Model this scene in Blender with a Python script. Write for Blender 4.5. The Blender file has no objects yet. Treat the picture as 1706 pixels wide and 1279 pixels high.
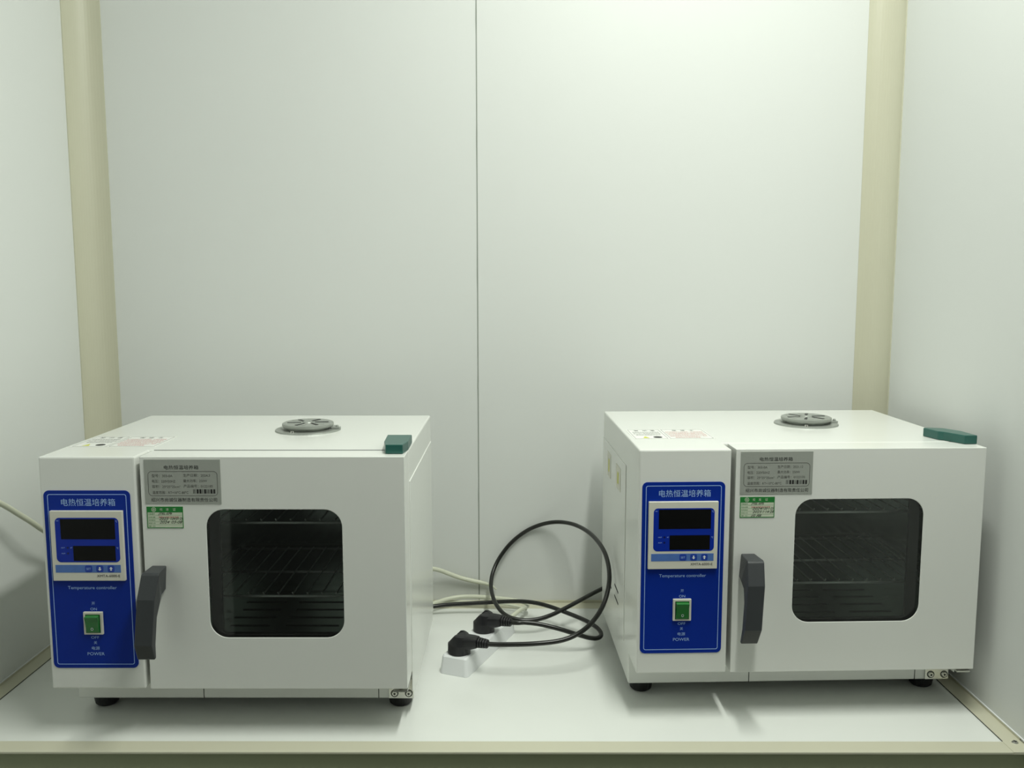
import bpy, bmesh, math, random
from mathutils import Vector, Matrix
random.seed(4)
S = bpy.context.scene
COL = S.collection

# ------------------------------------------------------------------ camera
F_PX, PITCH, YAW, ROLL, CAM_Z = 1467.5, 0.1151, -0.0029, -0.0010, 0.6026
cd = bpy.data.cameras.new('camera'); cam = bpy.data.objects.new('camera', cd); COL.objects.link(cam)
cd.sensor_fit = 'HORIZONTAL'; cd.sensor_width = 36.0; cd.lens = 36.0 * F_PX / 1706.0; cd.clip_start = 0.02
cw, sw_, cp, sp = math.cos(YAW), math.sin(YAW), math.cos(PITCH), math.sin(PITCH)
rt = Vector((cw, -sw_, 0)); yv = Vector((sw_, cw, 0))
fw = yv * cp - Vector((0, 0, 1)) * sp; up = yv * sp + Vector((0, 0, 1)) * cp
cr, sr = math.cos(ROLL), math.sin(ROLL)
r2 = rt * cr + up * sr; u2 = up * cr - rt * sr
cam.matrix_world = Matrix(((r2.x, u2.x, -fw.x, 0), (r2.y, u2.y, -fw.y, 0), (r2.z, u2.z, -fw.z, CAM_Z), (0, 0, 0, 1)))
S.camera = cam

# ------------------------------------------------------------------ exposure, world, light
S.view_settings.view_transform = 'Standard'; S.view_settings.look = 'None'
S.view_settings.exposure = 0.05; S.view_settings.gamma = 1.0; S.view_settings.use_curve_mapping = False
w = bpy.data.worlds.new('world'); S.world = w; w.use_nodes = True
w.node_tree.nodes['Background'].inputs[0].default_value = (0.93, 1.0, 0.90, 1)
w.node_tree.nodes['Background'].inputs[1].default_value = 0.06
LIGHT_X, LIGHT_Y, LIGHT_Z, LIGHT_W, LIGHT_D, LIGHT_P = 0.29, 0.68, 1.74, 0.07, 0.95, 18.8
ld = bpy.data.lights.new('panel_glow', 'AREA'); ld.shape = 'RECTANGLE'; ld.size = LIGHT_W; ld.size_y = LIGHT_D
ld.energy = LIGHT_P; ld.color = (0.972, 1.0, 0.92)
lo = bpy.data.objects.new('panel_glow', ld); COL.objects.link(lo); lo.location = (LIGHT_X, LIGHT_Y, LIGHT_Z - 0.022)

# ------------------------------------------------------------------ materials
def mat(name, col, rough=0.5, metal=0.0, spec=0.5, coat=0.0, bump=0.0, bscale=200.0, vary=0.0, vscale=8.0, emis=None, aniso=None):
    m = bpy.data.materials.new(name); m.use_nodes = True
    nt = m.node_tree; b = nt.nodes['Principled BSDF']
    b.inputs['Base Color'].default_value = (*col, 1); b.inputs['Roughness'].default_value = rough
    b.inputs['Metallic'].default_value = metal; b.inputs['Specular IOR Level'].default_value = spec
    b.inputs['Coat Weight'].default_value = coat; b.inputs['Coat Roughness'].default_value = 0.12
    tc = nt.nodes.new('ShaderNodeTexCoord')
    if vary > 0:
        n = nt.nodes.new('ShaderNodeTexNoise'); n.inputs['Scale'].default_value = vscale; n.inputs['Detail'].default_value = 4
        nt.links.new(tc.outputs['Object'], n.inputs['Vector'])
        mx = nt.nodes.new('ShaderNodeMix'); mx.data_type = 'RGBA'
        mx.inputs[6].default_value = (*[c * (1 - vary) for c in col], 1); mx.inputs[7].default_value = (*[min(1, c * (1 + vary)) for c in col], 1)
        nt.links.new(n.outputs['Fac'], mx.inputs[0]); nt.links.new(mx.outputs[2], b.inputs['Base Color'])
    if bump > 0:
        n = nt.nodes.new('ShaderNodeTexNoise'); n.inputs['Scale'].default_value = bscale; n.inputs['Detail'].default_value = 3
        nt.links.new(tc.outputs['Object'], n.inputs['Vector'])
        if aniso:
            mp = nt.nodes.new('ShaderNodeMapping'); mp.inputs['Scale'].default_value = aniso
            nt.links.new(tc.outputs['Object'], mp.inputs['Vector']); nt.links.new(mp.outputs[0], n.inputs['Vector'])
        bp = nt.nodes.new('ShaderNodeBump'); bp.inputs['Strength'].default_value = bump; bp.inputs['Distance'].default_value = 0.001
        nt.links.new(n.outputs['Fac'], bp.inputs['Height']); nt.links.new(bp.outputs[0], b.inputs['Normal'])
    if emis:
        b.inputs['Emission Color'].default_value = (*emis[0], 1); b.inputs['Emission Strength'].default_value = emis[1]
    return m

M = {}
M['wall'] = mat('white_panel', (0.73, 0.75, 0.73), 0.50, spec=0.3, bump=0.05, bscale=60, vary=0.012, vscale=3)
M['counter'] = mat('white_worktop', (0.80, 0.825, 0.79), 0.22, vary=0.012, vscale=6, bump=0.02, bscale=90)
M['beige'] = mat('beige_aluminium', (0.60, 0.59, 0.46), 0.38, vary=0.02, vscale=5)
M['olive'] = mat('shaded_olive_panel', (0.34, 0.37, 0.23), 0.5, vary=0.02, vscale=4)  # olive beige, darkened to paint in the shade under the worktop edge
M['paint'] = mat('white_enamel', (0.79, 0.805, 0.77), 0.22, spec=0.55, bump=0.03, bscale=140, vary=0.008, vscale=10)
M['blue'] = mat('blue_plate', (0.002, 0.026, 0.30), 0.38, spec=0.18, bump=0.05, bscale=300)
M['skyblue'] = mat('pale_blue_print', (0.36, 0.55, 0.88), 0.5)
M['bezel'] = mat('cream_bezel', (0.70, 0.69, 0.60), 0.45)
M['bluewin'] = mat('deep_blue_window', (0.004, 0.028, 0.36), 0.25, spec=0.25)
M['display'] = mat('black_display', (0.005, 0.005, 0.005), 0.25, spec=0.15)
M['ledoff'] = mat('unlit_lamp', (0.004, 0.01, 0.08), 0.2)
M['strip'] = mat('mid_blue_strip', (0.08, 0.18, 0.50), 0.4, vary=0.15, vscale=120)
M['button'] = mat('blue_button', (0.01, 0.05, 0.38), 0.4)
M['whiteprint'] = mat('white_print', (0.75, 0.80, 0.85), 0.5)
M['green'] = mat('green_rocker', (0.006, 0.17, 0.02), 0.12, coat=0.6)
M['greenedge'] = mat('dark_green_edge', (0.003, 0.05, 0.01), 0.2)
M['plate'] = mat('grey_nameplate', (0.37, 0.39, 0.355), 0.45, metal=0.15, bump=0.05, bscale=500)
M['ink'] = mat('black_ink', (0.015, 0.015, 0.015), 0.6)
M['greyink'] = mat('grey_ink', (0.10, 0.10, 0.09), 0.6)
M['redink'] = mat('red_ink', (0.55, 0.12, 0.12), 0.6)
M['greenlab'] = mat('green_label_print', (0.01, 0.20, 0.03), 0.45)
M['paper'] = mat('pale_paper', (0.60, 0.66, 0.52), 0.6, vary=0.03, vscale=90)
M['whitepaper'] = mat('white_paper', (0.80, 0.81, 0.78), 0.5)
M['yellow'] = mat('yellow_print', (0.60, 0.62, 0.06), 0.5)
M['handle'] = mat('charcoal_plastic', (0.036, 0.040, 0.044), 0.42, bump=0.15, bscale=900)
M['rubber'] = mat('black_rubber', (0.008, 0.009, 0.010), 0.55)
M['plug'] = mat('black_plug', (0.007, 0.007, 0.009), 0.42)
M['cord'] = mat('black_cord', (0.010, 0.011, 0.009), 0.3)
M['cream'] = mat('cream_cord', (0.66, 0.68, 0.55), 0.4)
M['strip_plastic'] = mat('white_plastic', (0.84, 0.86, 0.87), 0.30)
M['vent'] = mat('brushed_vent', (0.38, 0.40, 0.37), 0.42, metal=0.45, bump=0.1, bscale=400)
M['ventdark'] = mat('vent_slot_dark', (0.02, 0.022, 0.02), 0.5)
M['hinge'] = mat('green_cap_plastic', (0.018, 0.100, 0.082), 0.30)
M['steel'] = mat('zinc_steel', (0.62, 0.62, 0.58), 0.25, metal=1.0)
M['wire'] = mat('chrome_wire', (0.88, 0.90, 0.87), 0.40, metal=0.25)
M['chamber'] = mat('stainless_liner', (0.70, 0.75, 0.71), 0.20, metal=1.0, vary=0.05, vscale=14)
M['joint'] = mat('dark_joint', (0.05, 0.055, 0.045), 0.6)
M['groove'] = mat('grey_sealant', (0.30, 0.33, 0.29), 0.6)
M['lamp'] = mat('light_diffuser', (0.9, 0.92, 0.88), 0.5, emis=((0.95, 1.0, 0.90), 3.0))
M['floorm'] = mat('floor_vinyl', (0.35, 0.37, 0.34), 0.4)

g = bpy.data.materials.new('tinted_glass'); g.use_nodes = True; nt = g.node_tree
for n in list(nt.nodes): nt.nodes.remove(n)
out = nt.nodes.new('ShaderNodeOutputMaterial'); tr = nt.nodes.new('ShaderNodeBsdfTransparent'); tr.inputs[0].default_value = (0.94, 0.965, 0.95, 1)
gl = nt.nodes.new('ShaderNodeBsdfGlossy'); gl.inputs['Roughness'].default_value = 0.02
fr = nt.nodes.new('ShaderNodeFresnel'); fr.inputs[0].default_value = 1.5; mx = nt.nodes.new('ShaderNodeMixShader')
nt.links.new(fr.outputs[0], mx.inputs[0]); nt.links.new(tr.outputs[0], mx.inputs[1]); nt.links.new(gl.outputs[0], mx.inputs[2]); nt.links.new(mx.outputs[0], out.inputs[0])
M['glass'] = g

# ------------------------------------------------------------------ mesh helpers
def obj(name, bm, m, parent=None, bevel=0.0, segs=2, smooth=False):
    me = bpy.data.meshes.new(name); bmesh.ops.recalc_face_normals(bm, faces=bm.faces); bm.to_mesh(me); bm.free()
    for p in me.polygons: p.use_smooth = smooth
    o = bpy.data.objects.new(name, me); COL.objects.link(o)
    for x in (m if isinstance(m, (list, tuple)) else [m]): me.materials.append(x)
    if parent: o.parent = parent
    if bevel > 0:
        b = o.modifiers.new('bevel', 'BEVEL'); b.width = bevel; b.segments = segs; b.limit_method = 'ANGLE'; b.angle_limit = math.radians(35)
    return o

def box(bm, x0, x1, y0, y1, z0, z1, mi=0):
    v = [bm.verts.new(p) for p in ((x0,y0,z0),(x1,y0,z0),(x1,y1,z0),(x0,y1,z0),(x0,y0,z1),(x1,y0,z1),(x1,y1,z1),(x0,y1,z1))]
    for f in ((0,3,2,1),(4,5,6,7),(0,1,5,4),(1,2,6,5),(2,3,7,6),(3,0,4,7)):
        bm.faces.new([v[i] for i in f]).material_index = mi

def bx(name, x0, x1, y0, y1, z0, z1, m, parent=None, bevel=0.0, segs=2):
    bm = bmesh.new(); box(bm, x0, x1, y0, y1, z0, z1); return obj(name, bm, m, parent, bevel, segs)

def rrect(x0, x1, z0, z1, r, n=7):
    pts = []
    for cx, cz, a0 in ((x1-r, z1-r, 0), (x0+r, z1-r, 90), (x0+r, z0+r, 180), (x1-r, z0+r, 270)):
        for i in range(n + 1):
            a = math.radians(a0 + 90 * i / n); pts.append((cx + r * math.cos(a), cz + r * math.sin(a)))
    return pts

def prism(bm, pts, to3, d0, d1, mi=0):
    """closed outline extruded between depths d0 and d1; to3(a, b, d) gives the 3D point"""
    A = [bm.verts.new(to3(a, b, d0)) for a, b in pts]; B = [bm.verts.new(to3(a, b, d1)) for a, b in pts]
    bm.faces.new(A).material_index = mi; bm.faces.new(B[::-1]).material_index = mi
    n = len(pts)
    for i in range(n): bm.faces.new((A[i], A[(i+1) % n], B[(i+1) % n], B[i])).material_index = mi

FRONT = lambda a, b, d: (a, d, b)      # outline in x, z ; depth along y
TOP = lambda a, b, d: (a, b, d)        # outline in x, y ; depth along z
SIDE = lambda a, b, d: (d, a, b)       # outline in y, z ; depth along x

def plate(name, pts, to3, d0, d1, m, parent=None, bevel=0.0):
    bm = bmesh.new(); prism(bm, pts, to3, d0, d1); return obj(name, bm, m, parent, bevel)

def ring_band(bm, outer, inner, to3, d0, d1):
    """outline ring (same point count) extruded"""
    n = len(outer)
    R = [[bm.verts.new(to3(a, b, d)) for a, b in L] for L, d in ((outer, d0), (inner, d0), (inner, d1), (outer, d1))]
    for k in range(4):
        P, Q = R[k], R[(k+1) % 4]
        for i in range(n): bm.faces.new((P[i], P[(i+1) % n], Q[(i+1) % n], Q[i]))

def cyl(bm, c, r0, r1, h, axis='z', n=32, mi=0):
    A, B = [], []
    for i in range(n):
        a = 2 * math.pi * i / n; p, q = math.cos(a), math.sin(a)
        def P(r, t):
            if axis == 'z': return (c[0]+r*p, c[1]+r*q, c[2]+t)
            if axis == 'y': return (c[0]+r*p, c[1]+t, c[2]+r*q)
            return (c[0]+t, c[1]+r*p, c[2]+r*q)
        A.append(bm.verts.new(P(r0, 0))); B.append(bm.verts.new(P(r1, h)))
    bm.faces.new(A).material_index = mi; bm.faces.new(B).material_index = mi
    for i in range(n): bm.faces.new((A[i], A[(i+1) % n], B[(i+1) % n], B[i])).material_index = mi

def catmull(P, k=8):
    P = [Vector(p) for p in P]; P = [P[0]*2-P[1]] + P + [P[-1]*2-P[-2]]; out = []
    for i in range(1, len(P) - 2):
        for j in range(k):
            t = j / k; a, b, c, d = P[i-1:i+3]
            out.append(0.5 * ((2*b) + (c-a)*t + (2*a-5*b+4*c-d)*t*t + (3*b-a-3*c+d)*t*t*t))
    return out + [P[-2]]

def tube(bm, path, r, n=12, flat=1.0):
    rings = []; prev = None; nrm = Vector((0, 0, 1))
    for i, p in enumerate(path):
        t = (path[min(i+1, len(path)-1)] - path[max(i-1, 0)]).normalized()
        nrm = (nrm - t * nrm.dot(t)).normalized(); bi = t.cross(nrm)
        rr = r(i / (len(path)-1)) if callable(r) else r
        rings.append([bm.verts.new(p + nrm * rr * math.cos(2*math.pi*k/n) + bi * rr * flat * math.sin(2*math.pi*k/n)) for k in range(n)])
    for a, b in zip(rings, rings[1:]):
        for k in range(n): bm.faces.new((a[k], a[(k+1) % n], b[(k+1) % n], b[k]))
    bm.faces.new(rings[0][::-1]); bm.faces.new(rings[-1])

def cord(name, pts, r, m, parent=None, k=8, flat=1.0, sm=2):
    P = [Vector(p) for p in pts]
    for _ in range(sm):
        P = [P[0]] + [(P[i-1] + P[i]*2 + P[i+1]) / 4 for i in range(1, len(P)-1)] + [P[-1]]
    bm = bmesh.new(); tube(bm, catmull(P, k), r, flat=flat)
    return obj(name, bm, m, parent, smooth=True)

def text(name, items, m, parent, to3, depth, label=None, split=False):
    """items: (string, x, z, height, width or None, align 'c'/'l', shear). All strings of one print become one mesh."""
    bm = bmesh.new()
    for body, x, z, h, wd, al, sh in items:
        cu = bpy.data.curves.new('t', 'FONT'); cu.body = body; cu.size = 1.0; cu.resolution_u = 3; cu.shear = sh
        to = bpy.data.objects.new('t', cu); COL.objects.link(to)
        dg = bpy.context.evaluated_depsgraph_get(); me = bpy.data.meshes.new_from_object(to.evaluated_get(dg))
        xs = [v.co.x for v in me.vertices]; ys = [v.co.y for v in me.vertices]
        if xs:
            x0, x1, y0, y1 = min(xs), max(xs), min(ys), max(ys)
            sy = h / max(y1 - y0, 1e-6); sx = wd / (x1 - x0) if wd else sy
            ox = x - (wd or (x1-x0)*sx) / 2 if al == 'c' else x
            V = [bm.verts.new(to3(ox + (v.co.x-x0)*sx, z + (v.co.y-(y0+y1)/2)*sy, depth)) for v in me.vertices]
            for p in me.polygons:
                try: bm.faces.new([V[i] for i in p.vertices])
                except ValueError: pass
        bpy.data.objects.remove(to); bpy.data.curves.remove(cu); bpy.data.meshes.remove(me)
        if split: o = obj(name, bm, m, parent); bm = bmesh.new()
    if split: bm.free(); return o
    o = obj(name, bm, m, parent)
    if label: o['label'] = label
    return o

def empty(name, loc=(0, 0, 0), rz=0.0):
    o = bpy.data.objects.new(name, None); COL.objects.link(o); o.location = loc; o.rotation_euler = (0, 0, rz); o.empty_display_size = 0.05
    return o
def tag(o, label, cat, group=None):
    o['label'] = label; o['category'] = cat
    if group: o['group'] = group
    return o
def struct(o): o['kind'] = 'structure'; return o

# ------------------------------------------------------------------ the booth
XL, XR, YB, YF, ZC = -0.7748, 0.6692, 1.611, 1.0747, 1.74
SX = -0.0671                                                      # joint between the two back panels
bm = bmesh.new(); box(bm, XL-0.05, SX-0.0008, YB, YB+0.05, -0.8, ZC); box(bm, SX+0.0008, XR+0.05, YB-0.0006, YB+0.05, -0.8, ZC)
struct(obj('wall_back', bm, M['wall'], bevel=0.0006))
bm = bmesh.new(); P = []
for i in range(60):                                               # bead of sealant wandering along the joint
    P.append(Vector((SX + (0.0006*math.sin(i*1.7) if i % 7 < 2 else 0.0), YB+0.0004, 0.0 + i*1.739/59)))
tube(bm, P, 0.0011, n=6); struct(obj('trim_1', bm, M['groove']))
struct(bx('wall_left', XL-0.05, XL, -0.1, YB+0.05, -0.8, ZC, M['wall']))
struct(bx('wall_right', XR, XR+0.05, -0.1, YB+0.05, -0.8, ZC, M['wall']))
struct(bx('ceiling', XL-0.05, XR+0.05, 0.25, YB+0.05, ZC, ZC+0.04, M['wall']))
struct(bx('floor', -2.2, 2.2, -1.8, YB+0.05, -0.86, -0.8, M['floorm']))
# curved corner profiles with small flanges
def cove(name, cx, s):
    L = 0.0451; n = 14; pts = []
    for i in range(n+1):
        a = math.pi/2 * i/n
        # concave quarter arc from side wall to back wall
        pts.append((cx + s*(L - L*math.sin(a)*1.0 if False else L*(1-math.cos(math.pi/2-a))), YB - L*(1-math.sin(math.pi/2-a)) if False else YB - L + L*math.sin(a)))
    # thin lips
    path = [(cx + s*0.0016, YB-L-0.0015), (cx + s*0.0016, YB-L)]
    arc = []
    for i in range(n+1):
        a = math.pi/2 * i/n
        arc.append((cx + s*(0.0016 + (L-0.0016)*(1-math.cos(a))), YB-L + (L-0.0016)*math.sin(a)))
    outl = [(cx, YB-L-0.002), (cx + s*0.0016, YB-L-0.002)] + arc + [(cx + s*(L+0.002), YB-0.0016), (cx + s*(L+0.002), YB), (cx, YB)]
    bm = bmesh.new(); prism(bm, outl, TOP, 0.0, ZC)
    o = obj(name, bm, M['beige']); struct(o); return o
cove('trim_2', XL, 1); cove('trim_3', XR, -1)

# ceiling light panel
cl = tag(empty('ceiling_light', (LIGHT_X, LIGHT_Y, ZC)), 'long narrow tube light fitted to the booth ceiling above the counter', 'ceiling light')
bm = bmesh.new()
a, b = LIGHT_W/2, LIGHT_D/2
ring_band(bm, rrect(-a-.012, a+.012, -b-.012, b+.012, .004, 2), rrect(-a, a, -b, b, .002, 2), TOP, -0.022, 0.0)
obj('frame', bm, M['beige'], cl)
bx('diffuser', -a, a, -b, b, -0.018, -0.004, M['lamp'], cl)

# worktop with its edge profiles
wt = tag(empty('worktop', (0, 0, 0)), 'glossy white worktop framed by beige edge strips under both incubators', 'counter')
TS, TB, TF = 0.0262, 0.0322, 0.0273
bx('surface', XL+TS-.002, XR-TS+.002, YF+TF-.002, YB-TB+.002, -0.02, 0.0, M['counter'], wt)
bm = bmesh.new(); box(bm, XL+TS, XR-TS, YF, YF+TF, -0.0030, 0.0004); obj('front_edge_strip', bm, M['beige'], wt, bevel=0.0008)
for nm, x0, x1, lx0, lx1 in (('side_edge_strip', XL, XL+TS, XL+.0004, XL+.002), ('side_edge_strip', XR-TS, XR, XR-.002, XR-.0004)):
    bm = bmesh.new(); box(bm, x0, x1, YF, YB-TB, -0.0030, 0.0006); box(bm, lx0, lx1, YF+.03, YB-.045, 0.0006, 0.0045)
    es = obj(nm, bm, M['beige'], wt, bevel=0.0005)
    jx = x1 if x0 < 0 else x0
    bx('joint_line', jx-.0006, jx+.0006, YF+TF, YB-TB, 0.0004, 0.0009, M['joint'], es)
    bx('lip_highlight', lx0-.0002, lx1+.0002, YF+.02, YB-.045, 0.0040, 0.0052, M['strip_plastic'], es)  # white strip added along the lip to draw its bright highlight
bm = bmesh.new(); box(bm, XL, XR, YB-TB, YB-.0008, -0.022, 0.0006); box(bm, XL+.05, XR-.05, YB-.0028, YB-.0008, 0.0006, 0.0050); obj('back_edge_strip', bm, M['beige'], wt, bevel=0.0005)
cb = tag(bx('base_cabinet', XL+.001, XR-.001, YF+0.010, YF+0.022, -0.78, -0.0033, M['olive'], bevel=.001), 'olive beige base panel with shade put into its colour, beneath the front edge of the worktop', 'cabinet')
def screw(bm, c, r, axis, s=1, h=0.0015):
    cyl(bm, c, r, r*0.72, s*h, axis, 20)
bm = bmesh.new(); screw(bm, (0.6582, 1.0991, 0.0006), 0.0042, 'z', 1, 0.0016); sc = obj('screw', bm, M['steel'], wt); sc['label'] = 'steel screw at the right front corner'
bm = bmesh.new(); box(bm, .6557, .6607, 1.0986, 1.0996, 0.0016, 0.0024); box(bm, .6577, .6587, 1.0966, 1.1016, 0.0016, 0.0024); obj('screw_slot', bm, M['ink'], sc)
bm = bmesh.new(); 
for xx in (-0.7640,): screw(bm, (xx, 1.0991, 0.0006), 0.0042, 'z', 1, 0.0016)
obj('screw', bm, M['steel'], wt)

# ------------------------------------------------------------------ incubator
W, D, H, FZ, ZB, DT = 0.4716, 0.354, 0.38, 0.0222, 0.0673, 0.0450
def incubator(loc, rz, label, num, date, tagno, cap_pts, stick_dy, rows):
    T = tag(empty('incubator', loc, rz), label, 'incubator', None)
    # housing ---------------------------------------------------
    cx0, cx1, cz0, cz1, cy1 = 0.156, 0.4545, 0.083, 0.345, 0.30     # chamber
    GC = 0.1243
    bm = bmesh.new()
    # control column (front left) + rear box as one closed shell with an opening for the chamber
    prof = [(0, ZB), (0.0650, ZB), (0.0650, FZ), (D, FZ), (D, H), (0, H)]
    V = {}
    def v(x, y, z):
        k = (round(x, 5), round(y, 5), round(z, 5))
        if k not in V: V[k] = bm.verts.new(k)
        return V[k]
    def quad(*p): bm.faces.new([v(*q) for q in p])
    # left side
    bm.faces.new([v(0, a, b) for a, b in prof])
    # right side
    bm.faces.new([v(W, a, b) for a, b in [(DT, ZB), (0.065, ZB), (0.065, FZ), (D, FZ), (D, H), (DT, H)]])
    # top (L shape)
    bm.faces.new([v(0, 0, H), v(GC, 0, H), v(GC, DT, H), v(W, DT, H), v(W, D, H), v(0, D, H)])
    quad((0, D, FZ), (W, D, FZ), (W, D, H), (0, D, H))              # rear
    quad((0, 0.065, FZ), (W, 0.065, FZ), (W, D, FZ), (0, D, FZ))    # underside
    quad((0, 0.065, FZ), (W, 0.065, FZ), (W, 0.065, ZB), (0, 0.065, ZB))  # sill
    quad((0, 0, ZB), (GC, 0, ZB), (GC, 0, H), (0, 0, H))            # column front
    quad((GC, 0, ZB), (GC, DT, ZB), (GC, DT, H), (GC, 0, H))        # column inner side
    bm.faces.new([v(0, 0, ZB), v(GC, 0, ZB), v(GC, DT, ZB), v(W, DT, ZB), v(W, 0.065, ZB), v(0, 0.065, ZB)])
    # front face around the chamber opening
    quad((GC, DT, ZB), (W, DT, ZB), (cx1, DT, cz0), (cx0, DT, cz0)); quad((W, DT, ZB), (W, DT, H), (cx1, DT, cz1), (cx1, DT, cz0))
    quad((W, DT, H), (GC, DT, H), (cx0, DT, cz1), (cx1, DT, cz1)); quad((GC, DT, H), (GC, DT, ZB), (cx0, DT, cz0), (cx0, DT, cz1))
    hs = obj('housing', bm, M['paint'], T, bevel=0.0022, segs=2)
    # chamber liner ---------------------------------------------
    bm = bmesh.new(); e = .0006
    c = [bm.verts.new(p) for p in ((cx0+e, DT, cz0+e), (cx1-e, DT, cz0+e), (cx1-e, DT, cz1-e), (cx0+e, DT, cz1-e), (cx0+e, cy1, cz0+e), (cx1-e, cy1, cz0+e), (cx1-e, cy1, cz1-e), (cx0+e, cy1, cz1-e))]
    for f in ((0,1,5,4), (1,2,6,5), (2,3,7,6), (3,0,4,7), (4,5,6,7)): bm.faces.new([c[i] for i in f])
    ch = obj('chamber_liner', bm, M['chamber'], T)
    bm = bmesh.new()
    for i in range(7):
        yy = 0.075 + i*0.033
        for x0, x1 in ((cx0+.02, cx0+.085), (cx0+.105, cx0+.19), (cx0+.21, cx0+.28)): box(bm, x0+.004*(i % 2), x1, yy, yy+.0045, cz0+.0006, cz0+.0012)
    obj('air_slots', bm, M['ventdark'], ch)
    for sx, xc in ((1, cx0+.003), (-1, cx1-.003)):                  # bright folded tabs where the deck meets the side walls
        bm = bmesh.new()
        for a in range(4):
            an = math.radians(18 + a*48); dx, dz = math.cos(an)*.010*sx, math.sin(an)*.011
            p0 = Vector((xc+sx*.006, .218, cz0+.006)); p1 = p0 + Vector((dx, -.004, dz-.003)); q = Vector((-dz, 0, dx)).normalized()*.0012
            vs = [bm.verts.new(t) for t in (p0-q, p0+q, p1, p0+Vector((0, .003, 0)))]
            for f in ((0,1,2), (0,1,3), (1,2,3), (2,0,3)): bm.faces.new([vs[i] for i in f])
        obj('corner_tab', bm, M['steel'], ch)
    for z in (0.1675, 0.2715):
        bx('shelf_runner', cx0+e, cx0+.006, .055, .29, z-.0025, z-.0015, M['steel'], ch); bx('shelf_runner', cx1-.006, cx1-e, .055, .29, z-.0025, z-.0015, M['steel'], ch)
    # door ------------------------------------------------------
    dx0, dx1, wz0, wz1, wx0, wx1, wr = 0.1305, W, 0.1380, 0.3106, 0.2135, 0.3895, 0.0235
    bm = bmesh.new(); n = 8
    inn = rrect(wx0, wx1, wz0, wz1, wr, n)
    outp = rrect(dx0, dx1, ZB, H, .0001, n)
    I0 = [bm.verts.new((a, 0, b)) for a, b in inn]; I1 = [bm.verts.new((a, .0016, b)) for a, b in inn]
    O0 = [bm.verts.new((a, 0, b)) for a, b in outp]; O1 = [bm.verts.new((a, DT-.0012, b)) for a, b in outp]
    O2 = [bm.verts.new((a+(.0016 if a < .3 else -.0016), DT-.0012, b+(.0016 if b < .2 else -.0016))) for a, b in outp]
    O3 = [bm.verts.new((a+(.0016 if a < .3 else -.0016), .0016, b+(.0016 if b < .2 else -.0016))) for a, b in outp]
    m_ = len(inn)
    for A, B in ((I0, O0), (O0, O1), (O1, O2), (O2, O3), (O3, I1), (I1, I0)):
        for i in range(m_): bm.faces.new((A[i], A[(i+1) % m_], B[(i+1) % m_], B[i]))
    bmesh.ops.remove_doubles(bm, verts=bm.verts, dist=0.00045)
    door = obj('door', bm, M['paint'], T, bevel=0.0012, segs=2)
    bx('glass_pane', wx0-.012, wx1+.012, .0025, .0062, wz0-.012, wz1+.012, M['glass'], door)
    bm = bmesh.new(); ring_band(bm, rrect(.204, .402, .112, .335, .004, n), rrect(.2185, .3875, .1300, .3300, .004, n), FRONT, .0345, .0395)
    obj('inner_glass_frame', bm, M['rubber'], door)
    # handle
    profh = [(0, .2362), (-.030, .2362), (-.0335, .2345), (-.0460, .2060), (-.0510, .1480), (-.0390, .1245), (-.0345, .1255), (-.0375, .1450), (-.0350, .1800), (-.0260, .1960), (-.0160, .2020), (0, .2040)]
    bm = bmesh.new(); L1 = []; L2 = []
    for a, b in profh:
        t = (.2362-b)/.11; hw = .0095 + min(1, max(0, (-a)/.03))*.0018; xc = .1500 - t*.0075 + (0.0012 if a < -.02 else 0)
        L1.append(bm.verts.new((xc-hw, a, b))); L2.append(bm.verts.new((xc+hw, a, b)))
    bm.faces.new(L1); bm.faces.new(L2[::-1]); k = len(profh)
    for i in range(k): bm.faces.new((L1[i], L1[(i+1) % k], L2[(i+1) % k], L2[i]))
    obj('handle', bm, M['handle'], door, bevel=0.0016, segs=3)
    # blue control plate ----------------------------------------
    px0, px1, pz0, pz1 = .0045, .1165, .0968, .3360
    pl = plate('control_plate', rrect(px0, px1, pz0, pz1, .007), FRONT, -.0008, 0.001, M['blue'], T)
    bm = bmesh.new(); ring_band(bm, rrect(px0+.0048, px1-.0048, pz0+.0048, pz1-.0048, .0030), rrect(px0+.0056, px1-.0056, pz0+.0056, pz1-.0056, .0024), FRONT, -.00095, -.0007)
    obj('border_line', bm, M['skyblue'], pl)
    xm = .0612
    text('plate_lettering', [('电热恒温培养箱', xm+.0008, .3205, .0098, .0700, 'c', 0), ('Temperature controller', xm, .2058, .0056, .0640, 'c', 0),
        ('开', xm, .1850, .0042, None, 'c', 0), ('ON', xm, .1775, .0036, .0084, 'c', 0), ('OFF', xm, .1388, .0036, .0105, 'c', 0),
        ('关', xm, .1316, .0044, None, 'c', 0), ('电源', xm, .1240, .0046, .0105, 'c', 0), ('POWER', xm, .1163, .0042, .0225, 'c', 0)], M['skyblue'], pl, FRONT, -.00100, split=True)
    # temperature controller
    bx0, bz1 = .0130, .3100; bw, bh = .0940, .0930
    tcn = bx('temperature_controller', bx0, bx0+bw, -.0052, -.0006, bz1-bh, bz1, M['bezel'], T, bevel=0.0007)
    F0 = -.0054
    X = lambda f: bx0+f
    Z = lambda f: bz1-f
    plate('display_window', rrect(X(.0065), X(.0888), Z(.0680), Z(.0088), .0058), FRONT, F0, -.0050, M['bluewin'], tcn)
    bx('upper_display', X(.0135), X(.0840), F0-.0002, F0+.0001, Z(.0372), Z(.0105), M['display'], tcn)
    bx('lower_display', X(.0285), X(.0832), F0-.0002, F0+.0001, Z(.0660), Z(.0460), M['display'], tcn)
    for zf in (.0485, .0560):
        bm = bmesh.new(); cyl(bm, (X(.0215), F0-.0003, Z(zf)), .0014, .0014, .0003, 'y', 16); obj('indicator_lamp', bm, M['ledoff'], tcn)
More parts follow.
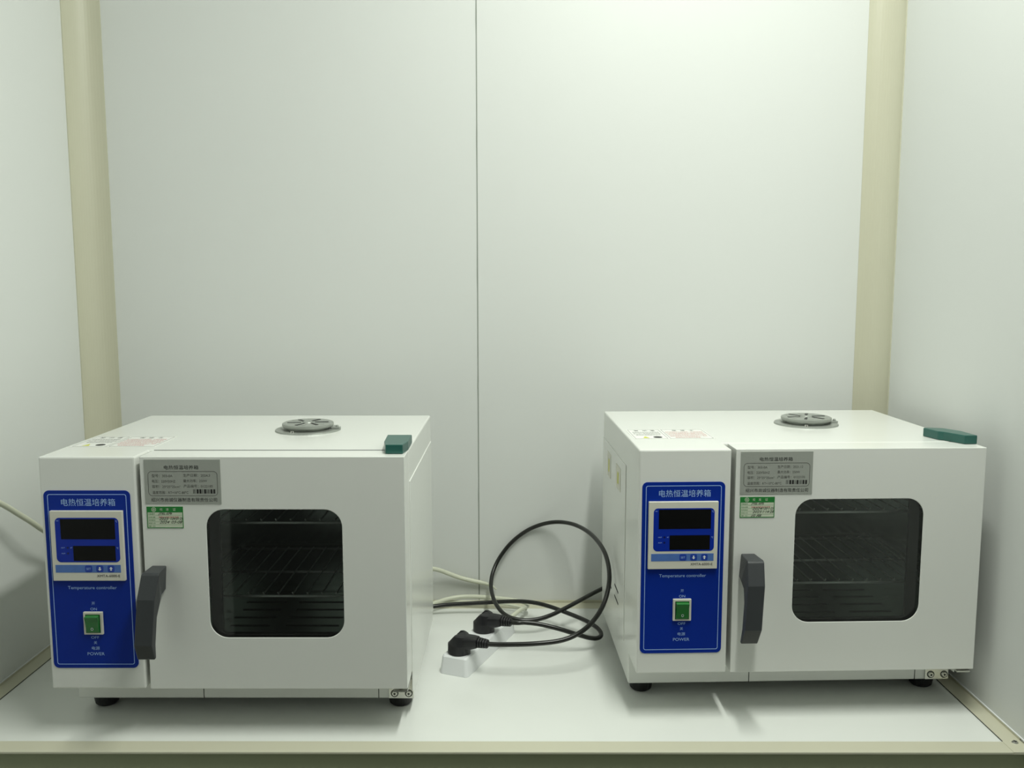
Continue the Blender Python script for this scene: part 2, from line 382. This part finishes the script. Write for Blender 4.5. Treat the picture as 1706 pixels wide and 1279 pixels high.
    bx('keypad_strip', X(.0040), X(.0888), F0, -.0050, Z(.0818), Z(.0715), M['strip'], tcn)
    for x0, x1 in ((.0424, .0518), (.0570, .0662), (.0718, .0806)):
        plate('button', rrect(X(x0), X(x1), Z(.0812), Z(.0721), .0022, 4), FRONT, F0-.0002, F0+.0001, M['button'], tcn)
    def arrow(bm, cx, cz, s):
        prism(bm, [(cx-.0009, cz-s*.0024), (cx+.0009, cz-s*.0024), (cx+.0009, cz+s*.0002), (cx+.0022, cz+s*.0002), (cx, cz+s*.0027), (cx-.0022, cz+s*.0002), (cx-.0009, cz+s*.0002)], FRONT, F0-.00045, F0-.0002)
    bm = bmesh.new(); arrow(bm, X(.0616), Z(.0767), -1); arrow(bm, X(.0762), Z(.0767), 1); obj('arrow_marks', bm, M['whiteprint'], tcn)
    text('keypad_lettering', [('SET', X(.0471), Z(.0767), .0028, .0058, 'c', 0), ('PV', X(.0103), Z(.0128), .0016, .0028, 'c', 0), ('OUT', X(.0155), Z(.0485), .0016, .0048, 'c', 0), ('ALM', X(.0155), Z(.0560), .0016, .0048, 'c', 0),
        ('AT', X(.0262), Z(.0485), .0016, .0026, 'c', 0), ('℃', X(.0863), Z(.0135), .0024, .0024, 'c', 0), ('℃', X(.0862), Z(.0490), .0024, .0024, 'c', 0)], M['skyblue'], tcn, FRONT, F0-.00035, split=True)
    text('model_number_lettering', [('XMTA-6000-E', X(.0725), Z(.0862), .0033, .0300, 'c', 0)], M['ink'], tcn, FRONT, F0-.0001)
    # power switch
    swz0, swz1, swx0, swx1 = .1437, .1743, .0484, .0735
    sw = bx('power_switch', swx0, swx1, -.0042, -.0006, swz0, swz1, M['bezel'], T, bevel=0.0007)
    rx0, rx1, rz0, rz1 = swx0+.0038, swx1-.0038, swz0+.0034, swz1-.0038; rm = (rz0*0.36+rz1*0.64)
    bx('rocker_well', rx0-.0008, rx1+.0008, -.0046, -.0040, rz0-.0008, rz1+.0008, M['greenedge'], sw)
    bm = bmesh.new(); prism(bm, [(-.0040, rz0), (-.0040, rz1), (-.0105, rz1-.0012), (-.0082, rm), (-.0056, rz0)], SIDE, rx0, rx1)
    rk = obj('rocker', bm, M['green'], sw, bevel=0.0005)
    text('rocker_mark', [('O', (rx0+rx1)/2, rz0+.0055, .0038, .0034, 'c', 0), ('|', (rx0+rx1)/2, rz1-.0058, .0030, .0006, 'c', 0)], M['whiteprint'], sw, FRONT, -.0076)
    # nameplate ---------------------------------------------------
    nx0, nx1, nz0, nz1 = .1365, .2345, .3186, .3766
    npl = bx('nameplate', nx0, nx1, -.0009, .0003, nz0, nz1, M['plate'], T)
    u = (nx1-nx0)/1135.0; vv = (nz1-nz0)/665.0
    NX = lambda p: nx0+(p-100)*u
    NZ = lambda p: nz1-(p-145)*vv
    bm = bmesh.new(); ring_band(bm, rrect(NX(150), NX(1190), NZ(692), NZ(320), .0052), rrect(NX(156), NX(1184), NZ(686), NZ(326), .0047), FRONT, -.00105, -.0008)
    obj('nameplate_border', bm, M['greyink'], npl)
    yy = 75 * 0
    text('nameplate_title', [('电热恒温培养箱', NX(655), NZ(262), .0054, 515*u, 'c', 0), ('绍兴市尚诚仪器制造有限责任公司', NX(680), NZ(750), .0052, 985*u, 'c', 0)], M['ink'], npl, FRONT, -.00105, split=True)
    rws = []
    for (l, r, z) in (('型号：303-0A', '生产日期：'+date, 388), ('电压：220V50HZ', '最大功率：250W', 470), ('容积：25*25*25cm³', '产品编号：'+num, 550), ('温度范围：RT+10℃-80℃', None, 640)):
        wl = {388: 310, 470: 350, 550: 420, 640: 540}[z]
        rws.append((l, NX(210), NZ(z), .0041, wl*u, 'l', 0))
        if r: rws.append((r, NX(680), NZ(z-6), .0041, {388: 400, 470: 355, 550: 435}[z]*u, 'l', 0))
    text('nameplate_lettering', rws, M['greyink'], npl, FRONT, -.00105)
    bm = bmesh.new()
    for a, b in ((822, 828), (842, 850), (872, 902), (914, 944), (958, 966), (984, 1014), (1024, 1030), (1042, 1050), (1060, 1066), (1080, 1108), (1122, 1150)):
        box(bm, NX(a), NX(b), -.00110, -.0008, NZ(655), NZ(592))
    obj('nameplate_bars', bm, M['ink'], npl)
    # green calibration sticker ----------------------------------------
    gx0, gx1, gz0, gz1 = .1372, .1843, .2862, .3148
    gs = bx('calibration_sticker', gx0, gx1, -.0006, .0003, gz0, gz1, M['paper'], T); gs['label'] = 'green and pale calibration sticker with handwriting'
    GX = lambda f: gx0+f*(gx1-gx0)
    GZ = lambda f: gz1-f*(gz1-gz0)
    bm = bmesh.new(); box(bm, GX(0), GX(1), -.00072, -.0005, GZ(.27), GZ(0))
    for a, b, c_, d in ((0, .022, .27, 1), (.978, 1, .27, 1), (.022, .978, .965, 1)): box(bm, GX(a), GX(b), -.00072, -.0005, GZ(d), GZ(c_))
    obj('sticker_header', bm, M['greenlab'], gs)
    bm = bmesh.new(); box(bm, GX(.03), GX(.97), -.00066, -.0005, GZ(.405), GZ(.395))
    for f in (.55, .70, .84): box(bm, GX(.03), GX(.97), -.00066, -.0005, GZ(f+.008), GZ(f))
    obj('sticker_rules', bm, M['greenlab'], gs)
    bm = bmesh.new()
    def arc(bm, r0, r1, a0, a1, cx=GX(.195), cz=GZ(.135), n_=20):
        o_ = [(cx+r1*math.cos(math.radians(a0+(a1-a0)*i/n_)), cz+r1*math.sin(math.radians(a0+(a1-a0)*i/n_))) for i in range(n_+1)]
        i_ = [(cx+r0*math.cos(math.radians(a1-(a1-a0)*i/n_)), cz+r0*math.sin(math.radians(a1-(a1-a0)*i/n_))) for i in range(n_+1)]
        prism(bm, o_+i_, FRONT, -.00085, -.0007)
    arc(bm, .0024, .0030, 0, 359); arc(bm, .0009, .0015, 40, 330); box(bm, GX(.195), GX(.195)+.0016, -.00085, -.0007, GZ(.135)-.0003, GZ(.135)+.0003)
    obj('sticker_emblem', bm, M['paper'], gs)
    text('sticker_title', [('校', GX(.40), GZ(.13), .0036, None, 'c', 0), ('准', GX(.57), GZ(.13), .0036, None, 'c', 0), ('证', GX(.76), GZ(.13), .0036, None, 'c', 0)], M['paper'], gs, FRONT, -.00085)
    text('sticker_print', [('设备编号', GX(.04), GZ(.34), .0019, .0088, 'l', 0), ('校准日期', GX(.04), GZ(.49), .0019, .0088, 'l', 0), ('有效期至', GX(.04), GZ(.63), .0019, .0088, 'l', 0), ('校准人员', GX(.04), GZ(.775), .0019, .0088, 'l', 0), ('单 位', GX(.04), GZ(.91), .0019, .0088, 'l', 0)], M['greenlab'], gs, FRONT, -.00075)
    text('sticker_handwriting', [(tagno, GX(.50), GZ(.34), .0034, .0180, 'c', .35), (tagno, GX(.503), GZ(.343), .0034, .0180, 'c', .35)] + [(t_, GX(x_), GZ(z_), .0038, w_*1.1, 'c', .4) for t_, x_, z_, w_ in rows], M['ink'], gs, FRONT, -.00080)
    text('sticker_stamp', [('有限公司校准专用章', GX(.60), GZ(.49), .0024, .0260, 'c', 0)], M['redink'], gs, FRONT, -.00078)
    # top instruction stickers ----------------------------------------
    sx0, sx1, sy0, sy1, dz = .0065, .1235, .070+stick_dy, .150+stick_dy, H
    st = bx('instruction_sticker', sx0, sx1, sy0, sy1, H-.0002, H+.0004, M['whitepaper'], T)
    TX = lambda f: sx0+f*(sx1-sx0)
    TY = lambda f: sy1-f*(sy1-sy0)
    bm = bmesh.new()
    for a, b in ((.02, .42), (.45, .98)):
        ring_band(bm, rrect(TX(a), TX(b), TY(.97), TY(.03), .001, 2), rrect(TX(a)+.0005, TX(b)-.0005, TY(.97)+.0006, TY(.03)-.0006, .001, 2), TOP, H+.0003, H+.0005)
    obj('sticker_frame', bm, M['greyink'], st)
    text('sticker_heading', [('警', TX(.12), TY(.14), .0085, .0068, 'c', 0), ('示', TX(.23), TY(.14), .0085, .0068, 'c', 0), ('语', TX(.33), TY(.14), .0085, .0068, 'c', 0),
        ('保', TX(.61), TY(.14), .0085, .0068, 'c', 0), ('修', TX(.72), TY(.14), .0085, .0068, 'c', 0), ('卡', TX(.83), TY(.14), .0085, .0068, 'c', 0)], M['ink'], st, TOP, H+.00055, split=True)
    text('sticker_notes', [('请使用有接地的电源插座', TX(.22), TY(.32), .0058, .040, 'c', 0), ('禁止放入易燃易爆的物品', TX(.22), TY(.46), .0058, .040, 'c', 0), ('使用前请阅读说明书', TX(.22), TY(.60), .0058, .036, 'c', 0)], M['greyink'], st, TOP, H+.00055)
    text('sticker_red_notes', [('本产品自购买之日起保修一年请妥善保管', TX(.71), TY(.31), .0062, .056, 'c', 0), ('工作时箱体温度较高请勿触摸以免烫伤', TX(.71), TY(.45), .0062, .056, 'c', 0), ('请勿在潮湿及有腐蚀气体的环境下使用', TX(.71), TY(.59), .0062, .056, 'c', 0), ('如有故障请与当地经销商或工厂联系', TX(.71), TY(.73), .0062, .054, 'c', 0), ('电话地址见说明书背面', TX(.68), TY(.87), .0062, .036, 'c', 0)], M['redink'], st, TOP, H+.00055)
    bm = bmesh.new(); prism(bm, [(TX(.12), TY(.92)), (TX(.20), TY(.92)), (TX(.16), TY(.74))], TOP, H+.0003, H+.0006); obj('warning_triangle', bm, M['yellow'], st)
    bm = bmesh.new(); cyl(bm, (TX(.31), TY(.83), H+.0003), .0064, .0064, .0003, 'z', 28); obj('round_symbol', bm, M['ink'], st)
    # vent -----------------------------------------------------------
    vx, vy = .300, .207
    bm = bmesh.new(); cyl(bm, (vx, vy, H), .0490, .0482, .0022, 'z', 56); cyl(bm, (vx, vy, H+.002), .030, .030, .006, 'z', 40)
    vt = obj('vent', bm, M['vent'], T)
    bm = bmesh.new(); N = 60                                           # raised cap with a rolled rim and six pressed petals
    profc = [(.0372, .0062), (.0384, .0085), (.0380, .0112), (.0355, .0122), (.0330, .0116)]
    rings = [[bm.verts.new((vx+r*math.cos(2*math.pi*i/N), vy+r*math.sin(2*math.pi*i/N), H+z)) for i in range(N)] for r, z in profc]
    for A, B in zip(rings, rings[1:]):
        for i in range(N): bm.faces.new((A[i], A[(i+1) % N], B[(i+1) % N], B[i]))
    bm.faces.new(rings[-1]); bm.faces.new(rings[0])
    cap = obj('vent_cap', bm, M['vent'], vt, smooth=True)
    cap.modifiers.new('es', 'EDGE_SPLIT').split_angle = math.radians(40)
    bm = bmesh.new()
    for i in range(6):
        a = math.radians(60*i+12)
        pts = [(.010, -.0012), (.0305, -.0042), (.0305, .0006), (.011, .0018)]
        prism(bm, [(vx+p*math.cos(a)-q*math.sin(a), vy+p*math.sin(a)+q*math.cos(a)) for p, q in pts], TOP, H+.0112, H+.0123)
    obj('cap_slots', bm, M['ventdark'], vt)
    bm = bmesh.new()
    for i in range(6):
        a = math.radians(60*i+12)
        pts = [(.011, .0020), (.0302, .0012), (.0296, .0105), (.0155, .0075)]
        prism(bm, [(vx+p*math.cos(a)-q*math.sin(a), vy+p*math.sin(a)+q*math.cos(a)) for p, q in pts], TOP, H+.0112, H+.0119)
    cyl(bm, (vx, vy, H+.0112), .0085, .0075, .0016, 'z', 24)
    obj('cap_petals', bm, M['vent'], vt)
    bm = bmesh.new(); cyl(bm, (vx-.014, vy-.040, H+.0022), .0032, .0024, .0030, 'z', 18); obj('vent_screw', bm, M['steel'], vt)
    bm = bmesh.new(); box(bm, vx+.036, vx+.049, vy-.006, vy+.004, H+.0022, H+.0050); cyl(bm, (vx+.0445, vy-.001, H+.005), .0026, .0018, .0030, 'z', 16); obj('vent_lever', bm, M['vent'], vt, bevel=.0005)
    # hinge cap --------------------------------------------------------
    plate('hinge_cap', cap_pts, TOP, H+.0002, H+.0125, M['hinge'], T, bevel=.0012)
    if stick_dy < 0: bx('door_gasket', .1320, W-.0015, DT-.0014, DT+.0002, .30, H+.0004, M['joint'], T)
    # lower hinge ------------------------------------------------------
    hb = bx('hinge_bracket', .4370, .4716, .0625, .0650, .0235, .052, M['steel'], T, bevel=.0005)
    bm = bmesh.new(); cyl(bm, (.4600, .020, .0600), .0035, .0035, .0075, 'z', 16); box(bm, .452, W-.001, .006, .0645, .0600, .0622); obj('hinge_arm', bm, M['steel'], hb)
    for xx in (.4452, .4650):
        bm = bmesh.new(); cyl(bm, (xx, .0625, .0310), .0046, .0032, -.0022, 'y', 20); cyl(bm, (xx, .0624, .0310), .0054, .0054, -.0004, 'y', 20, 1); cyl(bm, (xx, .0604, .0310), .0018, .0018, -.0003, 'y', 6, 1); obj('screw', bm, [M['steel'], M['joint']], hb)
    # sill joints, side covers, louvres -----------------------------------
    for xx in (.177, .4225): bx('sill_joint', xx-.0005, xx+.0005, .0646, .0660, FZ+.0004, ZB, M['joint'], T)
    bx('left_side_cover', -.0012, .0004, .1070, D-.004, .0700, .3360, M['paint'], T, bevel=.0008)
    bx('right_side_cover', W-.0004, W+.0012, DT+.004, D-.004, .0400, .3370, M['paint'], T, bevel=.0008)
    for y0 in (.160, .2320):
        for z in (.1245, .1065): bm = bmesh.new(); prism(bm, [(y0, z-.0016), (y0+.038, z-.0006), (y0+.038, z+.0022), (y0, z+.0012)], SIDE, -.0016, -.0010); obj('side_louvre', bm, M['ink'], T)
    for y0, y1, z0, z1 in ((.2545, .2920, .2830, .3225), (.1520, .1965, .2855, .3215)):
        ss = bx('side_sticker', -.0017, -.0010, y0, y1, z0, z1, M['bezel'], T)
        bx('sticker_print', -.0019, -.0016, (y0*.6+y1*.4), (y0*.35+y1*.65), z0+.008, z1-.010, M['yellow'], ss)
    # feet ---------------------------------------------------------------
    for xx in (.0245, .4490):
        for yy_ in (.0985, .318):
            bm = bmesh.new(); prof2 = [(.0185, FZ), (.0188, .0170), (.0160, .0030), (.0130, 0.0)]
            R = [[bm.verts.new((xx+r*math.cos(2*math.pi*i/28), yy_+r*math.sin(2*math.pi*i/28), z)) for i in range(28)] for r, z in prof2]
            for A, B in zip(R, R[1:]):
                for i in range(28): bm.faces.new((A[i], A[(i+1) % 28], B[(i+1) % 28], B[i]))
            bm.faces.new(R[0]); bm.faces.new(R[-1]); obj('foot', bm, M['rubber'], T)
    return T

A_LOC, A_RZ, B_LOC, B_RZ = (-0.6134, 1.1130, 0), -0.0004, (0.1669, 1.1585, 0), 0.0332
capA = [(.4370, .0930), (.4710, .0930), (.4716, .0440), (.4675, .0170), (.4450, .0170), (.4395, .0440)]
capB = [(.4285, .0900), (.4350, .0925), (.4560, .0860), (.4690, .0600), (.4716, .0240), (.4540, .0240), (.4400, .0540), (.4345, .0590)]
incubator(A_LOC, A_RZ, 'left white tabletop incubator with blue control plate, its control side next to the left wall', '0122185', '2024.3', 'JTEL-079', capA, -.002,
          [('2023', .46, .56, .011), ('124·01·25', .82, .56, .015), ('2024', .48, .72, .012), ('03-08', .82, .72, .013)])
incubator(B_LOC, B_RZ, 'right white tabletop incubator with blue control plate, right of the white power strip', '0122170', '2021.12', 'JTEL-075', capB, .010,
          [('2024', .50, .56, .013), ('120·1·25', .82, .56, .014), ('2025', .50, .72, .012), ('1·14·28', .82, .72, .014), ('合格', .48, .90, .014)])

# wire shelves (they lift out, so each is a thing of its own)
def rack(loc, rz, z, label):
    T = tag(empty('wire_shelf', loc, rz), label, 'shelf', 'wire shelves inside the incubators')
    x0, x1, y0, y1 = .163, .4475, .068, .286
    bm = bmesh.new()
    r = .0019
    for a, b in (((x0, y0, z), (x1, y0, z)), ((x0, y1, z), (x1, y1, z)), ((x0, y0, z), (x0, y1, z)), ((x1, y0, z), (x1, y1, z)), ((x0, .18, z-.003), (x1, .18, z-.003))):
        tube(bm, [Vector(a), Vector(b)], r, n=8)
    obj('shelf_frame', bm, M['wire'], T, smooth=True)
    bm = bmesh.new(); nx = 14
    for i in range(1, nx):
        x = x0 + (x1-x0)*i/nx
        tube(bm, [Vector((x, y0-.001, z+.0055)), Vector((x, y0+.002, z+.0028)), Vector((x, y1, z+.0028))], .0012, n=6)
    obj('shelf_wires', bm, M['wire'], T, smooth=True)
    T.location = Vector(loc)
for L_, rz_, who in ((A_LOC, A_RZ, 'left'), (B_LOC, B_RZ, 'right')):
    rack(L_, rz_, .2745, 'chrome wire shelf, the upper one inside the %s incubator' % who)
    rack(L_, rz_, .1700, 'chrome wire shelf, the lower one inside the %s incubator' % who)

# ------------------------------------------------------------------ power strip and plugs
ANG = math.radians(-22.3)                                       # the strip's right-hand direction
PS = (-0.0950, 1.2975, 0)
ps = tag(empty('power_strip', PS, ANG), 'white plastic power strip lying at an angle between the two incubators', 'power strip')
bm = bmesh.new(); Ls = .196
low = rrect(-.0245, .0245, 0.0, Ls, .006, 5); mid = rrect(-.0240, .0240, .0005, Ls-.0005, .006, 5); hi = rrect(-.0215, .0215, .003, Ls-.003, .005, 5); tp = rrect(-.0195, .0195, .005, Ls-.005, .004, 5)
R = [[bm.verts.new((a, b, z)) for a, b in L] for L, z in ((low, 0), (mid, .0040), (hi, .0265), (tp, .0290))]
for A, B in zip(R, R[1:]):
    for i in range(len(A)): bm.faces.new((A[i], A[(i+1) % len(A)], B[(i+1) % len(A)], B[i]))
bm.faces.new(R[0]); bm.faces.new(R[-1])
obj('body', bm, M['strip_plastic'], ps, bevel=.0006)
for k, yy in enumerate((.022, .069, .1155, .162)):
    if k in (1, 3):
        bm = bmesh.new()
        for q, (a, t) in enumerate(((-.006, 25), (.006, -25), (0, 90))):
            c_, s_ = math.cos(math.radians(t)), math.sin(math.radians(t)); oy = yy+(.004 if q < 2 else -.006)
            prism(bm, [(a+u_*c_-v_*s_, oy+u_*s_+v_*c_) for u_, v_ in ((-.001, -.003), (.001, -.003), (.001, .003), (-.001, .003))], TOP, .0289, .0292)
        obj('socket', bm, M['joint'], ps)

def plug(root, yy):
    """right-angled moulded plug, base on the strip's top, lead leaving along +x of the strip"""
    z0 = .0292
    bm = bmesh.new(); N = 36
    # round base, sloped roof falling towards the left, neck reaching right
    rings = []
    for r, z in ((.0172, 0), (.0178, .0012), (.0176, .0150)):
        rings.append([bm.verts.new((r*math.cos(2*math.pi*i/N), yy+r*math.sin(2*math.pi*i/N), z0+z)) for i in range(N)])
    def roof(x): return .0150 + max(0.0, min(.0160, (x+.0172)*1.05)) if x < .002 else .0310 - (x-.002)*.15
    rings.append([bm.verts.new((.0160*math.cos(2*math.pi*i/N), yy+.0145*math.sin(2*math.pi*i/N), z0+roof(.0160*math.cos(2*math.pi*i/N))-.0008)) for i in range(N)])
    rings.append([bm.verts.new((.0120*math.cos(2*math.pi*i/N), yy+.0100*math.sin(2*math.pi*i/N), z0+roof(.0120*math.cos(2*math.pi*i/N)))) for i in range(N)])
    for A, B in zip(rings, rings[1:]):
        for i in range(N): bm.faces.new((A[i], A[(i+1) % N], B[(i+1) % N], B[i]))
    bm.faces.new(rings[0]); bm.faces.new(rings[-1])
    secs = [(.000, .0130, .0125, .0175), (.014, .0120, .0110, .0185), (.025, .0108, .0098, .0200), (.032, .0090, .0084, .0210)]
    rr = [[bm.verts.new((x, yy+a*math.copysign(abs(math.cos(t))**.6, math.cos(t)), z0+zc+b*math.copysign(abs(math.sin(t))**.6, math.sin(t)))) for t in [2*math.pi*(i+.5)/20 for i in range(20)]] for x, a, b, zc in secs]
    for A, B in zip(rr, rr[1:]):
        for i in range(20): bm.faces.new((A[i], A[(i+1) % 20], B[(i+1) % 20], B[i]))
    bm.faces.new(rr[0]); bm.faces.new(rr[-1])
    p = obj('plug', bm, M['plug'], root, bevel=.0007)
    bm = bmesh.new()
    cyl(bm, (.028, yy, z0+.0210), .0056, .0048, .0220, 'x', 20)
    for k in range(5): cyl(bm, (.0300+k*.0040, yy, z0+.0210), .0088-.0004*k, .0084-.0004*k, .0026, 'x', 20)
    obj('strain_relief', bm, M['plug'], p)
    return p

def world(x, y, z):
    c_, s_ = math.cos(ANG), math.sin(ANG); return (PS[0]+c_*x-s_*y, PS[1]+s_*x+c_*y, z)
def inv(p):
    c_, s_ = math.cos(ANG), math.sin(ANG); dx, dy = p[0]-PS[0], p[1]-PS[1]; return (c_*dx+s_*dy, -s_*dx+c_*dy, p[2])

C1 = [(0.0362,1.2900,0.0540),(0.0715,1.2960,0.0550),(0.0985,1.3050,0.0620),(0.1229,1.3100,0.0810),(0.1404,1.3200,0.1040),(0.1548,1.3450,0.1416),(0.1508,1.4000,0.1655),(0.1357,1.4750,0.1718),(0.1136,1.5400,0.1716),(0.0858,1.5820,0.1661),(0.0555,1.6020,0.1577),(0.0243,1.6060,0.1439),(-0.0066,1.6060,0.1220),(-0.0291,1.6000,0.0915),(-0.0422,1.5850,0.0692),(-0.0456,1.5600,0.0505),(-0.0396,1.5200,0.0408),(-0.0272,1.4800,0.0339),(-0.0129,1.4600,0.0298),(0.0077,1.4550,0.0253),(0.0346,1.4580,0.0245),(0.0562,1.4650,0.0274),(0.0876,1.4850,0.0354),(0.1199,1.5100,0.0437),(0.1570,1.5350,0.0543),(0.1885,1.5520,0.0618),(0.2223,1.5600,0.0658)]
C2 = [(0.0123,1.3870,0.0500),(0.0387,1.3850,0.0500),(0.0787,1.3800,0.0398),(0.1049,1.3820,0.0301),(0.1226,1.3880,0.0222),(0.1381,1.3980,0.0165),(0.1465,1.4100,0.0172),(0.1449,1.4250,0.0215),(0.1304,1.4450,0.0261),(0.1078,1.4650,0.0289),(0.0874,1.4800,0.0311),(0.0668,1.5000,0.0328),(0.0424,1.5200,0.0330),(0.0175,1.5350,0.0307),(-0.0049,1.5450,0.0270),(-0.0369,1.5500,0.0229),(-0.0852,1.5520,0.0199),(-0.1331,1.5500,0.0183),(-0.1504,1.5450,0.0168),(-0.1818,1.5350,0.0161),(-0.2242,1.5300,0.0337)]
for yy, pts, lab in ((.022, C1, 'black power lead looping up the back wall, its plug nearest the front of the strip'),
                     (.1155, C2, 'black power lead running low towards the left incubator, its plug further back in the strip')):
    t = tag(empty('power_lead', PS, ANG), lab, 'power cord')
    plug(t, yy)
    s0 = [(.044, yy, .0502), (.052, yy, .0502), (.064, yy, .0510)]
    cord('cord', s0 + [inv(p) for p in pts], .0037, M['cord'], t, sm=1)

# ------------------------------------------------------------------ cream leads
W1 = [world(.004, .183, .0150), world(.004, .192, .0150), (-.0047,1.4850,.0200), (0.0048,1.5000,0.0251),(0.0157,1.5250,0.0216),(0.0245,1.5400,0.0193),(0.0259,1.5560,0.0178),(0.0139,1.5680,0.0179),(-0.0083,1.5750,0.0193),(-0.0474,1.5800,0.0212),(-0.0811,1.5850,0.0214),(-0.1034,1.5850,0.0214),(-0.1287,1.5750,0.0193),(-0.1460,1.5600,0.0180),(-0.1550,1.5500,0.0172),(-0.1714,1.5400,0.0187),(-0.2033,1.5350,0.0262)]
tag(cord('cable', W1, .0038, M['cream'], sm=1), 'thick cream lead curling from the rear end of the white power strip', 'cord')
W2 = [(0.0216,1.5480,0.0100),(0.0116,1.5600,0.0100),(-0.0083,1.5650,0.0130),(-0.0360,1.5700,0.0140),(-0.0640,1.5780,0.0130),(-0.0921,1.5820,0.0125),(-0.1201,1.5830,0.0125),(-0.1389,1.5800,0.0120),(-0.1558,1.5700,0.0120),(-0.1736,1.5600,0.0120),(-0.2052,1.5500,0.0200)]
tag(cord('cable', W2, .0022, M['cream'], sm=1), 'thin cream cable lowest along the back of the worktop beside the black cord', 'cord')
W3 = [(-0.0347,1.6040,0.0276),(-0.0410,1.6050,0.0350),(-0.0545,1.6040,0.0400),(-0.0773,1.6030,0.0440),(-0.1037,1.6010,0.0510),(-0.1230,1.5970,0.0605),(-0.1420,1.5880,0.0727),(-0.1574,1.5750,0.0789),(-0.1727,1.5600,0.0817),(-0.1935,1.5500,0.0771)]
tag(cord('cable', W3, lambda t: .0010+.0030*min(1, t*3.5), M['cream'], sm=1), 'cream cable with a loose tapering end, highest against the back wall', 'cord')
W4 = [(-.7720,1.1500,.3500),(-0.7605,1.1900,0.3216),(-0.7507,1.2200,0.3023),(-0.7480,1.2500,0.2842),(-0.7476,1.2650,0.2759),(-0.7426,1.2900,0.2547),(-0.7375,1.3100,0.2399),(-0.7356,1.3300,0.2243),(-0.7426,1.3800,0.1927),(-0.7400,1.4500,0.1583),(-0.7200,1.5000,0.1484),(-0.6655,1.5150,0.1500),(-.60,1.52,.15)]
tag(cord('cable', W4, .0042, M['cream'], sm=1), 'cream cable hanging down the left wall beside the left incubator', 'cord')
